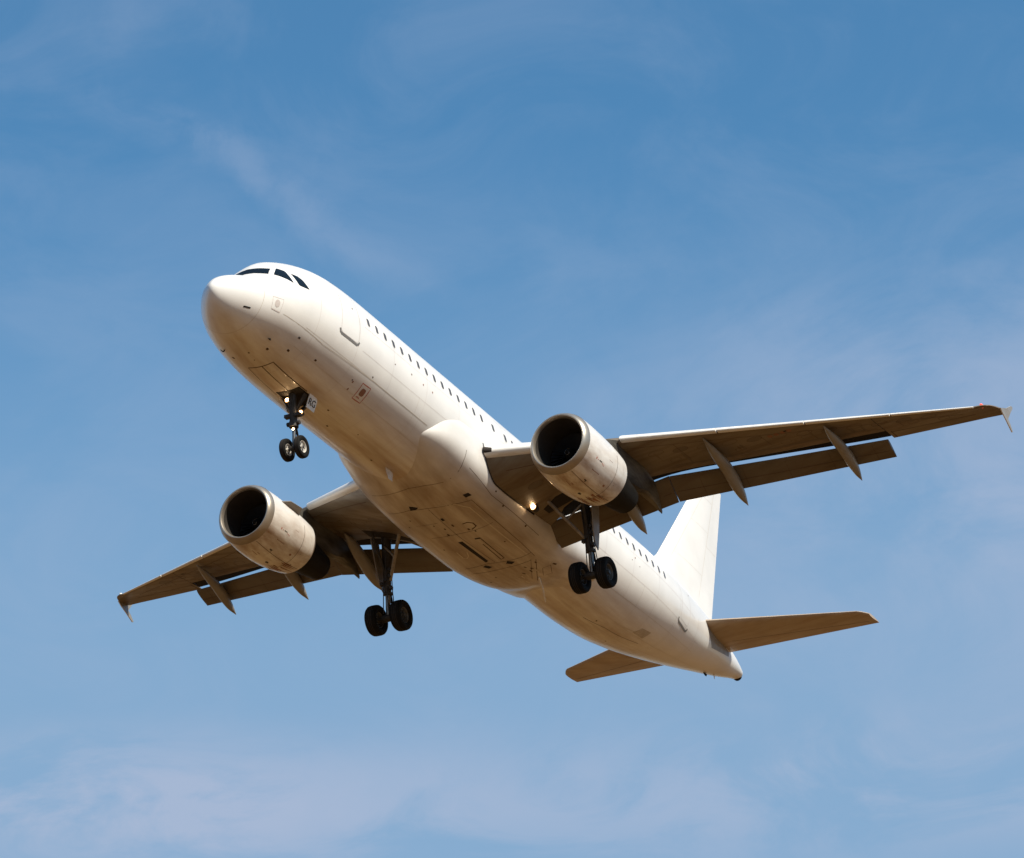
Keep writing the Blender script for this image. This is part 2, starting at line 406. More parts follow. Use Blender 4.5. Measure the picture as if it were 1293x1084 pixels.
# ------------------------------------------------------------------ ground
def ground():
    m, n, l, b = principled('dry_grass', (0.3, 0.2, 0.1), 0.95)
    tc = n.new('ShaderNodeTexCoord')
    a = n.new('ShaderNodeTexNoise'); a.inputs['Scale'].default_value = 0.02; a.inputs['Detail'].default_value = 8
    l.new(tc.outputs['Object'], a.inputs[0])
    r = n.new('ShaderNodeValToRGB')
    r.color_ramp.elements[0].position = 0.35; r.color_ramp.elements[0].color = (0.086, 0.038, 0.0040, 1)
    r.color_ramp.elements[1].position = 0.65; r.color_ramp.elements[1].color = (0.138, 0.064, 0.0080, 1)
    l.new(a.outputs[0], r.inputs[0]); l.new(r.outputs[0], b.inputs['Base Color'])
    me = bpy.data.meshes.new('ground')
    S = 20000.0; k = 20
    v = [(-S + 2 * S * i / k, -S + 2 * S * j / k, 0) for j in range(k + 1) for i in range(k + 1)]
    f = [(j * (k + 1) + i, j * (k + 1) + i + 1, (j + 1) * (k + 1) + i + 1, (j + 1) * (k + 1) + i) for j in range(k) for i in range(k)]
    me.from_pydata(v, [], f); me.materials.append(m)
    o = bpy.data.objects.new('ground', me); col.objects.link(o); o['kind'] = 'structure'
ground()

# ------------------------------------------------------------------ the aircraft
plane = bpy.data.objects.new('airplane', None)
col.objects.link(plane)
plane.empty_display_size = 3
mw = M3.to_4x4()
mw.translation = M3 @ BASE + Vector((0, 0, NOSE_ALT))
plane.matrix_world = mw
plane['label'] = 'white twin engine jet airliner flying overhead with landing gear and flaps down'
plane['category'] = 'airplane'

# ---- fuselage
F_X  = [0, .10, .30, .60, 1.0, 1.4, 1.74, 1.92, 2.2, 2.6, 3.1, 4.0, 4.8, 5.6, 6.5, 24.0, 26.0, 28.0, 30.0, 32.0, 34.0, 36.0, 36.9, 37.35, 37.45]
F_T  = [-.62, -.38, -.17, .03, .21, .36, .48, .80, 1.16, 1.45, 1.66, 1.89, 2.0, 2.05, 2.07, 2.07, 2.07, 2.06, 2.03, 1.95, 1.78, 1.46, 1.24, 1.08, .98]
F_B  = [-.62, -.89, -1.11, -1.32, -1.50, -1.64, -1.71, -1.75, -1.80, -1.87, -1.94, -2.02, -2.05, -2.066, -2.07, -2.07, -1.96, -1.66, -1.24, -.76, -.24, .30, .58, .71, .78]
F_W  = [0, .20, .42, .69, .97, 1.20, 1.36, 1.44, 1.54, 1.66, 1.77, 1.89, 1.94, 1.966, 1.975, 1.975, 1.95, 1.82, 1.58, 1.25, .90, .55, .36, .24, .16]
F_M  = [-.62, -.62, -.60, -.55, -.50, -.45, -.40, -.36, -.30, -.22, -.13, -.04, -.01, 0, 0, 0, .03, .12, .27, .46, .66, .84, .89, .88, .87]
sq = np.sqrt(np.array(F_X))
fT, fB, fW, fM = (pchip(sq, a) for a in (F_T, F_B, F_W, F_M))
fP = pchip([0, 1.1, 1.9, 2.6, 3.4, 4.6, 40], [1, 1, 1.22, 1.22, 1.1, 1.0, 1.0])     # the crown is narrower over the windscreen
NSEG = 112
def fus_ring(x):
    s = math.sqrt(x); t, b, w, m = float(fT(s)), float(fB(s)), float(fW(s)), float(fM(s))
    w = max(w, 1e-3)
    out = []
    for i in range(NSEG):
        a = 2 * math.pi * i / NSEG
        c, sn = math.cos(a), math.sin(a)
        cc = math.copysign(abs(c) ** float(fP(x)), c) if sn > 0 else c
        out.append(Vector((x, w * cc, m + (t - m if sn > 0 else m - b) * sn)))
    return out
xs = [0.0008] + list(np.linspace(.05, 2.6, 44) ** 2)
xs += list(np.arange(7.0, 24.0, .5)) + list(np.arange(24.0, 37.3, .25)) + [37.35, 37.45]
fus = MB(); fus.loft([fus_ring(x) for x in xs], 0)
fb = fus.bvh()
RF = ray_round(0, 0)
fuse_decor = []     # filled further down
fus.xtra = fb
fuselage = None

# panel joints on the fuselage (thin strips in the same mesh)
line(fus, fb, ray_port, [(2.0, -.93), (4.0, -1.12), (6.9, -1.07), (10.3, -1.07)], .016, mi=2, step=.3)
line(fus, fb, RF, [(3.0, 233), (10.8, 233)], .014, mi=2, step=.3, sc=(1, .035))
line(fus, fb, RF, [(3.0, 307), (10.8, 307)], .014, mi=2, step=.3, sc=(1, .035))
line(fus, fb, RF, [(3.0, 212), (10.3, 212)], .010, mi=2, step=.3, sc=(1, .035))
for xx in (1.25,):
    line(fus, fb, RF, [(xx, 190), (xx, 350)], .012, mi=2, step=.15, sc=(1, .03))
for xx in (9.4, 22.9, 25.6, 28.7, 31.2):
    line(fus, fb, RF, [(xx, 195), (xx, 345)], .009, mi=2, step=.15, sc=(1, .035))
line(fus, fb, RF, [(22.5, 245), (33.5, 245)], .012, mi=2, step=.3, sc=(1, .03))
line(fus, fb, RF, [(22.5, 222), (31.5, 215)], .010, mi=2, step=.3, sc=(1, .03))
for xx in np.arange(3.4, 33.0, 2.12):
    line(fus, fb, RF, [(xx, 165), (xx, 318)], .007, mi=6, step=.15, sc=(1, .035))
for dg, x0, x1 in ((172, 5.8, 30.5), (196, 5.8, 31), (262, 6.5, 10.6), (288, 6.5, 10.6), (262, 22.3, 33), (278, 22.3, 33)):
    line(fus, fb, RF, [(x0, dg), (x1, dg)], .007, mi=6, step=.3, sc=(1, .03))
# closed forward nose gear doors: outline and centre split
line(fus, fb, ray_below, [(3.0, .46), (3.0, -.42), (4.95, -.46)], .035, mi=1)
line(fus, fb, ray_below, [(3.0, .46), (4.75, .50)], .02, mi=1)
line(fus, fb, ray_below, [(3.0, -.02), (4.6, -.03)], .03, mi=1)
# open nose gear well behind them
patch(fus, fb, ray_below, [(4.55, -.42), (5.62, -.45), (5.62, .45), (4.55, .42)], .004, 3)
# small ports, drains and stencils
for x, z in ((.90, -1.07),):
    patch(fus, fb, ray_port, rrect(x, z, .20, .045, .02), .004, 3)
for x, y, a, b in ((2.41, -.56, .12, .10), (2.25, -.01, .08, .06), (2.96, -.96, .13, .08), (2.50, .69, .10, .12), (2.63, .02, .05, .05), (6.31, -.42, .12, .06),
                   (7.16, .11, .12, .08), (9.9, .09, .12, .06), (8.2, -.4, .06, .05), (24.6, -.5, .1, .06), (26.5, .1, .1, .05)):
    patch(fus, fb, ray_below, rrect(x, y, a * .8, b * .75, min(a, b) * .25), .004, 1)
for x, z, a, b in ((2.96, -1.29, .12, .07), (6.74, -.99, .08, .06), (7.71, -.15, .07, .05), (8.75, -.03, .07, .08), (5.17, .64, .07, .08), (24.44, -.04, .06, .05),
                   (25.05, -.06, .06, .05), (30.02, .92, .07, .07), (5.95, -1.38, .06, .05), (4.07, -1.52, .12, .06)):
    patch(fus, fb, ray_port, rrect(x, z, a * .8, b * .75, min(a, b) * .25), .004, 1)
for x, z in ((9.51, -.05), (10.11, -.05), (6.05, -1.60), (6.02, -1.41), (24.69, .13)):
    patch(fus, fb, ray_port, rrect(x, z, .06, .06, .02), .004, 5)
# red framed stencil low on the side, and the faint one below the cockpit
S2 = (1, .035)
line(fus, fb, RF, [(6.46, 219.6), (6.93, 219.2), (6.945, 235.0), (6.49, 235.6)], .035, mi=4, close=True, sc=S2)
patch(fus, fb, RF, rrect(6.70, 226.4, .24, 7.2, (.3,)), .005, 5, .15, 0, S2)
for k in range(3): patch(fus, fb, RF, rrect(6.61 + .06 * k, 232.2, .04, 1.4, (.3,)), .005, 4, .15, 0, S2)
line(fus, fb, ray_port, [(1.52, -.53), (1.88, -.52), (1.86, -.93), (1.55, -.90)], .012, mi=6, close=True)
patch(fus, fb, ray_port, [(1.70 + .085 * math.cos(a), -.70 + .12 * math.sin(a)) for a in [2 * math.pi * i / 16 for i in range(16)]], .005, 6)
line(fus, fb, ray_port, [(1.57, -.905), (1.86, -.935)], .03, mi=6, off=.006)
# lighter skin patches on the tail underside
patch(fus, fb, RF, [(26.7, 243), (26.96, 233), (27.7, 231), (27.6, 243)], .004, 7, .15, 0, (1, .03))
line(fus, fb, RF, [(26.0, 244), (27.1, 240)], .03, mi=2, sc=(1, .03))
line(fus, fb, RF, [(24.0, 262), (25.35, 257), (26.23, 256), (27.8, 252)], .012, mi=1, sc=(1, .03))
# passenger doors: fine outlines, scuff plates under the sills
for rf in (ray_port, ray_stbd):
    line(fus, fb, rf, rrect(4.99, .48, 1.00, 1.86, .14), .012, mi=6, close=True)
    line(fus, fb, rf, rrect(29.48, .55, .92, 1.80, .14), .012, mi=6, close=True)
    for x0 in (4.44, 28.90):
        line(fus, fb, rf, [(x0, -.37), (x0 + .03, -.455), (x0 + .11, -.50), (x0 + .98, -.51), (x0 + 1.07, -.46), (x0 + 1.10, -.385)], .075, mi=8, off=.008)
    for x0 in (14.8, 15.4):
        line(fus, fb, rf, rrect(x0 - .05, .55, .52, 1.0, .1), .008, mi=6, close=True)
    patch(fus, fb, rf, [(32.0, .72), (32.25, .50), (33.0, .12), (35.1, .62), (35.1, .80), (33.5, .80)], .004, 9)

# ---- everything belonging to the fuselage is parented to it once it is built
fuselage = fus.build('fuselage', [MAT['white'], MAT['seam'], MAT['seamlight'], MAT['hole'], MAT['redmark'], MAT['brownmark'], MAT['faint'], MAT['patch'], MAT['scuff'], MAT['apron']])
fuselage.parent = plane

def fpart(name, mats, rayf, poly, off=.006, thick=.02, cell=.12, sc=(1, 1)):
    m = MB(); patch(m, fb, rayf, poly, off, 0, cell, thick, sc)
    return m.build(name, mats, fuselage, smooth=40)

# cabin windows: a row of panes each side, with their frames
WX = [6.10 + .53 * i for i in range(15)] + [14.32, 15.17] + [15.70 + .532 * i for i in range(15)] + [23.68 + .5215 * i for i in range(8)]
for rayf in (ray_port, ray_stbd):
    for x in WX:
        m = MB(); patch(m, fb, rayf, rrect(x, .58, .22, .36, .10), .004, 0, .2, .01)
        fr = m.build('window_frame', MAT['seal'], fuselage)
        m = MB(); patch(m, fb, rayf, rrect(x, .58, .155, .285, .07), .007, 0, .2, .006)
        pn = m.build('cabin_window', MAT['cabin'], fuselage)

def ray_diag(s):
    t = Vector((1, s, 0)).normalized(); d = Vector((1, -s, 0)).normalized()
    def f(u, z): return t * u + Vector((0, 0, z)) - d * 8, d
    return f
def rounded(poly, r=.05, k=3):
    out = []; n = len(poly)
    for i in range(n):
        p = np.array(poly[i], float); a = np.array(poly[i - 1], float) - p; b = np.array(poly[(i + 1) % n], float) - p
        ra = min(r, .4 * np.linalg.norm(a)); rb = min(r, .4 * np.linalg.norm(b))
        A = p + a / np.linalg.norm(a) * ra; B = p + b / np.linalg.norm(b) * rb
        for t in np.linspace(0, 1, k + 1):
            q = (1 - t) ** 2 * A + 2 * t * (1 - t) * p + t * t * B; out.append((float(q[0]), float(q[1])))
    return out
for s in (-1, 1):
    q = [(0, .70), (s * .32, .665), (s * .80, .54), (s * .745, .825), (s * .35, .90), (0, .93)] if s < 0 else [(.002, .70), (.32, .665), (.52, .63), (.48, .86), (.25, .91), (.002, .93)]
    fpart('cockpit_window', MAT['glass'], ray_front, q, .006, .012)
    q = [(2.193, .865), (2.447, .755), (2.690, .245), (2.068, .492)]
    fpart('cockpit_window', MAT['glass'], ray_diag(s), rounded(q, .05), .006, .012)
    q = [(2.625, .695), (2.869, .655), (3.032, .532), (3.252, .248), (2.877, .237)]
    fpart('cockpit_window', MAT['glass'], ray_diag(s), rounded(q, .04), .006, .012)
def blade(x, y, ang, L, h, mat, name='blade_antenna'):
    d = Vector((0, math.cos(R(ang)), math.sin(R(ang))))
    o, dd = ray_round(0, 0)(x, ang); hit = fb.ray_cast(o, dd)[0]
    m = MB(); rings = []
    for f in (-.15, .5, .9, 1.0):
        c_ = hit + d * h * f; l0 = -L / 2 + max(f, 0) * L * .45; l1 = L / 2 - max(f, 0) * L * .12
        side = Vector((1, 0, 0)).cross(d) * (.014 * (1.1 - max(f, 0) * .6))
        rings.append([c_ + Vector((l0, 0, 0)), c_ + Vector(((l0 * .5 + l1 * .5), 0, 0)) + side, c_ + Vector((l1, 0, 0)), c_ + Vector(((l0 * .5 + l1 * .5), 0, 0)) - side])
    m.loft(rings, 0)
    return m.build(name, mat, fuselage, smooth=20)
blade(10.75, 0, 268, .55, .34, MAT['seal'])
blade(8.6, 0, 92, .40, .28, MAT['seal'])
blade(34.5, 0, 275, .42, .09, MAT['black'])
blade(35.3, 0, 268, .14, .15, MAT['seal'], 'drain_mast')
for s in (-1, 1):
    for x, ang in ((2.15, 270 + s * 27),):
        o, dd = ray_round(0, 0)(x, ang); h_ = fb.ray_cast(o, dd)[0]; d = -dd
        m = MB(); m.tube([h_ - d * .03, h_ + d * .05, h_ + d * .07 + Vector((-.03, 0, 0)), h_ + d * .07 + Vector((-.16, 0, 0))], [.022, .02, .018, .012], 8)
        m.build('pitot_probe', MAT['black'], fuselage)
m = MB(); m.lathe([(-.2, .22), (-.05, .205), (.10, .17), (.12, .14), (.05, .12), (-.2, .11)], (37.33, 0, .855), (1, 0, -.25), 24, 0)
m.build('tail_exhaust', MAT['black'], fuselage)

# ---- belly fairing
B_X = [9.9, 10.3, 10.6, 11.0, 11.5, 12.0, 13.0, 14.0, 16.0, 18.0, 19.0, 19.8, 20.4, 20.9, 21.6, 22.4]
B_A = [1.30, 1.58, 1.745, 1.905, 2.02, 2.10, 2.16, 2.18, 2.20, 2.20, 2.16, 2.10, 2.04, 1.98, 1.9, 1.75]
B_B = [-1.60, -1.74, -1.86, -1.97, -2.07, -2.17, -2.32, -2.41, -2.49, -2.50, -2.46, -2.38, -2.27, -2.12, -1.98, -1.8]
B_T = [-1.0, -.65, -.30, .0, .20, .30, .30, .30, .3, .3, .3, .3, .2, .0, -.4, -.8]
B_E = [2.0, 2.0, 2.0, 2.05, 2.15, 2.3, 2.5, 2.6, 2.7, 2.7, 2.6, 2.5, 2.4, 2.3, 2.2, 2.0]
bA, bB, bT, bE = (pchip(B_X, q) for q in (B_A, B_B, B_T, B_E))
def bf_ring(x, n=88):
    a, b, t = float(bA(x)), float(bB(x)), float(bT(x)); zc = .5 * (t + b); ee = float(bE(x))
    out = []
    for i in range(n):
        q = 2 * math.pi * i / n; c, s = math.cos(q), math.sin(q)
        e = 2 / ee if s < 0 else 2 / 3.0
        out.append(Vector((x, a * math.copysign(abs(c) ** e, c), zc + (t - zc if s > 0 else zc - b) * math.copysign(abs(s) ** e, s))))
    return out
bel = MB(); bel.loft([bf_ring(x) for x in np.concatenate([np.linspace(9.9, 14, 34), np.linspace(14.3, 19, 16), np.linspace(19.2, 22.4, 22)])], 0)
bb = bel.bvh()
bl = lambda pts, w, mi, **k: line(bel, bb, ray_below, pts, w, mi=mi, **k)
bp = lambda poly, mi, off=.005: patch(bel, bb, ray_below, poly, off, mi, .2)
bp([(13.27, -1.37), (13.33, -1.54), (13.53, -1.57), (13.47, -1.385)], 3)
bp([(12.99, .45), (13.16, .19), (13.26, .33), (13.26, .53)], 3)
bp(rrect(14.16, -.155, .17, .10, .02), 3); bp(rrect(14.66, -.26, .16, .06, .02), 1)
bp(rrect(14.78, .09, .10, .05, .02), 1); bp(rrect(15.19, .19, .12, .07, .02), 1); bp(rrect(14.45, .32, .08, .04, .015), 1)
bp([(15.80, .16), (15.80, 0), (17.52, -.045), (17.60, .085)], 3)
bl([(15.82, -.45), (15.86, -.63), (17.57, -.615), (17.62, -.476), (16.3, -.50)], .035, 1)
bl([(15.82, -.45), (15.86, -.63)], .08, 3, off=.007)
bp([(17.84, -.59), (18.03, -.77), (18.14, -.61), (17.98, -.47)], 3)
bp([(17.79, .20), (18.01, .06), (18.08, .23), (17.88, .34)], 3)
bl([(12.32, 1.43), (12.04, -.07), (12.12, -.6), (12.32, -1.19)], .016, 1)
bl([(13.45, 1.45), (13.23, .59), (13.31, -.04), (13.47, -.87), (13.71, -1.46)], .018, 1)
bl([(13.33, -.45), (13.52, -.96), (14.0, -1.24), (14.54, -1.26), (17.9, -1.30)], .045, 2)
bl([(13.71, -1.46), (15.46, -1.50), (17.12, -1.48), (18.2, -1.42)], .016, 1)
bl([(13.38, -.06), (15.38, -.07), (17.7, -.20)], .014, 1)
bl([(15.24, .84), (15.27, -.38), (15.3, -1.4)], .016, 1)
bl([(14.3, .9), (14.3, .1)], .012, 1)
bl([(17.87, 1.03), (17.71, .13), (17.91, -1.07), (17.92, -1.43)], .018, 1)
bl([(18.34, 1.03), (18.29, -.25), (18.33, -1.22)], .018, 1)
bl([(16.49, .59), (17.0, .61), (17.06, .50), (16.90, .36), (16.62, .27)], .045, 2)
bl([(16.54, -.83), (17.12, -.85), (17.24, -.93), (17.17, -1.05)], .045, 2)
bl([(14.72, -.59), (14.71, -.77), (14.86, -.90), (15.08, -.90), (15.2, -.68)], .05, 1)
bp(rrect(15.35, -.73, .09, .05, .02), 3); bp(rrect(15.13, -.60, .12, .07, .02), 1)
bl([(18.43, -1.35), (20.0, -.60)], .02, 1); bl([(18.28, -1.24), (19.7, -.55)], .012, 1)
for k in range(14):
    rr_ = random.Random(40 + k); x0 = 18.5 + 1.3 * rr_.random(); y0 = -.2 - 1.5 * rr_.random()
    bl([(x0, y0), (x0 + .1 + .25 * rr_.random(), y0 + .05 - .1 * rr_.random())], .03 + .03 * rr_.random(), 1 if k % 2 else 2)
bl([(19.3, -1.45), (19.9, -1.2), (19.75, -.95), (19.2, -1.2), (19.3, -1.45)], .014, 1)
for xx, yy in ((16.2, .9), (16.6, -1.15), (13.9, .9), (14.4, 1.2), (18.9, .4), (19.3, .8)):
    bp(rrect(xx, yy, .07, .05, .015), 1)
for pth in ([(12.18, -1.195), (12.23, -1.553), (12.33, -1.814), (12.35, -2.0)],):
    line(bel, bb, ray_port, pth, .018, mi=1)
line(bel, bb, ray_port, [(12.6, -1.62), (14.2, -1.90), (17.5, -1.98)], .012, mi=1, step=.3)
for xx, zz in ((15.0, -1.95), (16.6, -2.0), (14.3, -1.75)):
    patch(bel, bb, ray_port, rrect(xx, zz, .08, .05, .015), .005, 1)
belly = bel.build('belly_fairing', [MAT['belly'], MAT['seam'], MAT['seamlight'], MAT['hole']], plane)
m = MB(); m.tube([(19.72, -.79, -2.36), (20.6, -.5, -2.45), (21.5, -.12, -2.42)], [.03, .03, .02], 8)
m.build('drain_mast', MAT['seal'], belly)

# ---- wings
def airfoil(n=18, t=.12, camber=.012):
    xc = [(1 - math.cos(math.pi * i / n)) / 2 for i in range(n + 1)]
    def th(x): return 5 * t * (.2969 * math.sqrt(x) - .126 * x - .3516 * x * x + .2843 * x ** 3 - .1036 * x ** 4)
    def cm(x): return camber * (1 - (2 * x - 1) ** 2)
    return xc, th, cm
W_Y = [1.0, 2.17, 6.4, 13.3, 16.9]
W_LEX = lambda y: 13.09 + .509 * (y - 2.17)
W_LEZ = lambda y: -.70 + .1084 * (y - 2.17)
wTEX = pchip([1.0, 2.17, 6.4, 13.3, 16.2, 16.9], [19.25, 19.25, 19.30, 20.85, 21.48, 21.62])
wT = pchip([1.0, 2.17, 6.4, 13.3, 16.9], [.150, .145, .118, .11, .105])
wTW = pchip([1.0, 2.17, 6.4, 13.3, 16.9], [.055, .05, .02, .0, -.01])   # drop of the trailing edge / chord
wCOVE = pchip([1.0, 2.17, 2.6, 3.0, 3.5, 5.0, 5.75, 6.4, 9.2, 13.3], [17.95, 17.92, 17.7, 17.3, 17.2, 17.6, 18.02, 18.18, 19.08, 20.14])
SLAT = .34
sl = lambda y: .6 * SLAT * min(1.0, (float(wTEX(y)) - W_LEX(y)) / 5.0)
wDEEP = pchip([1.0, 2.17, 3.2, 4.6, 6.0, 7.0, 16.9], [.46, .44, .26, .08, .0, 0, 0])   # the thick root
def wing_pt(y, xc, up):
    c = float(wTEX(y)) - (W_LEX(y) + sl(y)); t = float(wT(y))
    xx, th, cm = None, *airfoil(4, t)[1:]
    z = W_LEZ(y) + .02 + cm(xc) * c + (th(xc) if up else -th(xc)) * c * (1.05 if up else .95) - float(wTW(y)) * c * xc - .12 * (1 - xc) ** 3 - (0 if up else float(wDEEP(y)) * min(1.0, math.sqrt(xc / .12)))
    return Vector((W_LEX(y) + sl(y) + xc * c, y, z))
def wing_section(y, flapped):
    c = float(wTEX(y)) - (W_LEX(y) + sl(y))
    n = 16
    if flapped:
        xu = float(pchip([1, 2.2, 4, 6.4, 9, 13.3], [.91, .905, .88, .822, .868, .90])(y))
        xl = (float(wCOVE(y)) - W_LEX(y) - sl(y)) / c
        up = [wing_pt(y, xu * (1 - math.cos(math.pi / 2 * i / n)), True) for i in range(n, -1, -1)]
        lo = [wing_pt(y, xl * (1 - math.cos(math.pi / 2 * i / n)), False) for i in range(1, n + 1)]
        e0 = wing_pt(y, xl, False); u0 = wing_pt(y, xl + .01, True)
        ue = up[0]
        cove = []
        for k in range(1, 5):
            f = k / 4.0
            x = xl + .012 + (xu - xl - .012) * (f - .25) / .75
            p = wing_pt(y, x, True); p.z -= .05 + .02 * (1 - f)
            cove.append(p)
        return up + lo + cove
    up = [wing_pt(y, .999 * (1 - math.cos(math.pi / 2 * i / n)), True) for i in range(n, -1, -1)]
    lo = [wing_pt(y, .999 * (1 - math.cos(math.pi / 2 * i / n)), False) for i in range(1, n + 1)]
    e = lo[-1]
    return up + lo + [e.lerp(up[0], f) for f in (.2, .4, .6, .8)]
def mirror(v, s): return Vector((v.x, v.y * s, v.z))

def tapered_surface(mb, secs, s, mi=0):
    mb.loft([[mirror(p, s) for p in sec] for sec in secs], mi)

def foil_section(le, te, t, up, n=12, y=None):
    """closed aerofoil section between two 3-D points; up = unit thickness direction"""
    le, te, up = Vector(le), Vector(te), Vector(up); ch = (te - le).length
    _, th, _ = airfoil(4, t)
    xc = [(1 - math.cos(math.pi * i / n)) / 2 for i in range(n + 1)]
    U = [le.lerp(te, x) + up * th(x) * ch for x in xc[::-1]]
    L = [le.lerp(te, x) - up * th(x) * ch for x in xc[1:-1]]
    return U + L

def canoe(mb, spine, s, nseg=20):
    """flap-track fairing: spine of (x, y, z, half width, half height)"""
    rings = []
    for x, y, z, w, h in spine:
        rings.append([Vector((x, (y + w * math.cos(q)) * s, z + h * math.sin(q) * (1 if math.sin(q) < 0 else .8))) for q in [2 * math.pi * i / nseg for i in range(nseg)]])
    mb.loft(rings, 0)
def smooth_spine(keys, n=26):
    k = np.array(keys, float); t = np.linspace(0, 1, len(k))
    fs = [pchip(t, k[:, i]) for i in range(5)]
    return [[float(f(u)) for f in fs] for u in np.linspace(0, 1, n)]

for rf in (ray_port, ray_stbd):           # black seal between wing root and fairing
    m = MB(); pts = [wing_pt(2.13, x, False) for x in np.linspace(.0, .66, 24) ** 1.3]
    line(m, bb, rf, [(pts[0].x - .06, pts[0].z + .30), (pts[0].x - .04, pts[0].z + .05)] + [(p.x, p.z - .015) for p in pts], .055, mi=0, off=.012)
    m.build('wing_root_seal', MAT['hole'], belly)
for s in (-1, 1):                      # -1 port, +1 starboard
    ys = [1.0, 1.8, 2.17] + list(np.linspace(2.6, 13.28, 30))
    wg = MB()
    wg.loft([[mirror(p, s) for p in wing_section(y, True)] for y in ys], 0, tail_mi=(32, 2))  # cove faces coloured near black for the shade inside
    wg.loft([[mirror(p, s) for p in wing_section(y, False)] for y in [13.3] + list(np.linspace(13.6, 16.35, 8))], 0)
    # curved tip
    tip = []
    base = wing_section(16.35, False)
    for k, y in enumerate(np.linspace(16.35, 16.93, 7)):
        f = (y - 16.35) / .58
        xle = W_LEX(16.35) + (sl(16.35) - .02) * (1 - .8 * min(1, 3 * f)) + .295 * f + .40 * f ** 4; xte = float(wTEX(y))
        x0 = min(p.x for p in base); x1 = max(p.x for p in base)
        zc = W_LEZ(y)
        tip.append([Vector((xle + (p.x - x0) / (x1 - x0) * (xte - xle), y, zc + (p.z - W_LEZ(16.35)) * (1 - .45 * f))) for p in base])
    wg.loft([[mirror(p, s) for p in sec] for sec in tip], 0)
    wb = wg.bvh()
    def ray_b(x, y, s=s): return Vector((x, y * s, -9)), Vector((0, 0, 1))
    # panel joints under the wing and the aileron hinge line
    line(wg, wb, ray_b, [(W_LEX(y) + .62, y) for y in (2.6, 8, 15.8)], .02, mi=1, step=.6)
    line(wg, wb, ray_b, [(float(wTEX(y)) - .52 + .012 * (y - 13.3), y) for y in (13.4, 16.1)], .022, mi=1, step=.4)
    line(wg, wb, ray_b, [(20.3, 13.42), (20.85, 13.42)], .03, mi=1)
    for yy in (4.2, 7.4, 9.9, 11.3, 13.9):
        line(wg, wb, ray_b, [(W_LEX(yy) + .65, yy), (W_LEX(yy) + .65 + .5 * (float(wTEX(yy)) - W_LEX(yy) - 1.0), yy + .02)], .014, mi=1, step=.3)
    for k in range(17):
        yy = 3.0 + .74 * k; c_ = float(wTEX(yy)) - W_LEX(yy); cx_ = W_LEX(yy) + .30 * c_
        if 5.2 < yy < 6.4: continue
        ring = [(cx_ + .17 * math.cos(a), yy + .26 * math.sin(a)) for a in [2 * math.pi * i / 18 for i in range(18)]]
        line(wg, wb, ray_b, ring, .012, mi=1, close=True)
        if k % 3 == 0: patch(wg, wb, ray_b, ring, .002, 3)
    for yy, f in ((3.6, .45), (7.0, .5), (9.0, .52), (10.4, .5), (11.1, .42), (12.6, .5), (14.3, .45), (15.2, .5)):
        c_ = float(wTEX(yy)) - W_LEX(yy); cx_ = W_LEX(yy) + f * c_
        line(wg, wb, ray_b, rrect(cx_, yy, .22, .34, .04), .010, mi=1, close=True)
    line(wg, wb, ray_b, [(float(wCOVE(y)) - .20, y) for y in np.linspace(6.6, 13.1, 24)], .26, mi=5, step=.3)
    line(wg, wb, ray_b, [(float(wCOVE(y)) - .42 - .02 * math.sin(y * 3), y) for y in np.linspace(6.8, 12.8, 24)], .05, mi=3, step=.3)
    rs = random.Random(11)
    for k in range(26):
        yy = 2.6 + 12.8 * rs.random(); c_ = float(wTEX(yy)) - W_LEX(yy); x0 = W_LEX(yy) + (.22 + .3 * rs.random()) * c_; L = (.12 + .2 * rs.random()) * c_; w_ = .03 + .05 * rs.random()
        if x0 + L > float(wCOVE(yy)) - .05: L = float(wCOVE(yy)) - .05 - x0
        if L > .1: patch(wg, wb, ray_b, [(x0, yy), (x0 + L * .3, yy + w_), (x0 + L, yy + w_ * .4), (x0 + L, yy - w_ * .3), (x0 + L * .25, yy - w_)], .0025, 3 if k % 2 else 5)
    patch(wg, wb, ray_b, rrect(17.9 if s < 0 else 19.1, 10.7 if s < 0 else 13.0, .09, .16, .04), .004, 2)
    if s < 0:
        for k in range(4):
            patch(wg, wb, ray_b, rrect(17.93, 10.15 + .22 * k, .20, .15, .05), .004, 4)
    patch(wg, wb, ray_b, [(16.75, 2.5), (16.45, 3.1), (16.5, 4.25), (17.16, 4.3), (17.15, 2.5)], .004, 2, cell=.2)  # flat dark patch for the gear bay, its shade put into the colour
    wing = wg.build('wing', [MAT['grey'], MAT['seam'], MAT['hole'], MAT['stain'], MAT['brownmark'], MAT['band']], plane)

    m = MB(); m.tube([(13.16, s * 2.16, -.80), (13.30, s * 2.40, -.80)], [.12, .10], 14)
    m.build('slat_seal', MAT['hole'], wing)
    # slats: five drooped leading-edge segments
    for y0, y1 in ((2.2, 5.35), (6.1, 8.85), (8.9, 11.38), (11.43, 13.86), (13.91, 16.28)):
        m = MB(); rings = []
        for y in np.linspace(y0, y1, 7):
            c = float(wTEX(y)) - W_LEX(y); t = float(wT(y)) * 1.0
            _, th, cm = airfoil(4, t)
            pts = []
            depth = .17
            for i in range(9, -1, -1):
                x = depth * (1 - math.cos(math.pi / 2 * i / 9)) * 1.25; pts.append((x, th(x)))
            for i in range(1, 8):
                x = .055 * (1 - math.cos(math.pi / 2 * i / 7)); pts.append((x, -th(x)))
            pts += [(.065, -.012), (.07, .01), (.12, .035)]
            a = R(-12); ring = []
            for px_, pz_ in pts:
                X, Z = px_ * c, pz_ * c
                ring.append(Vector((W_LEX(y) + X * math.cos(a) - Z * math.sin(a) * -1 * -1, y * s, W_LEZ(y) - .11 + X * math.sin(-a) * 1 + Z * math.cos(a))))
            rings.append(ring)
        m.loft(rings, 0)
        m.build('slat', [MAT['slat']], wing)

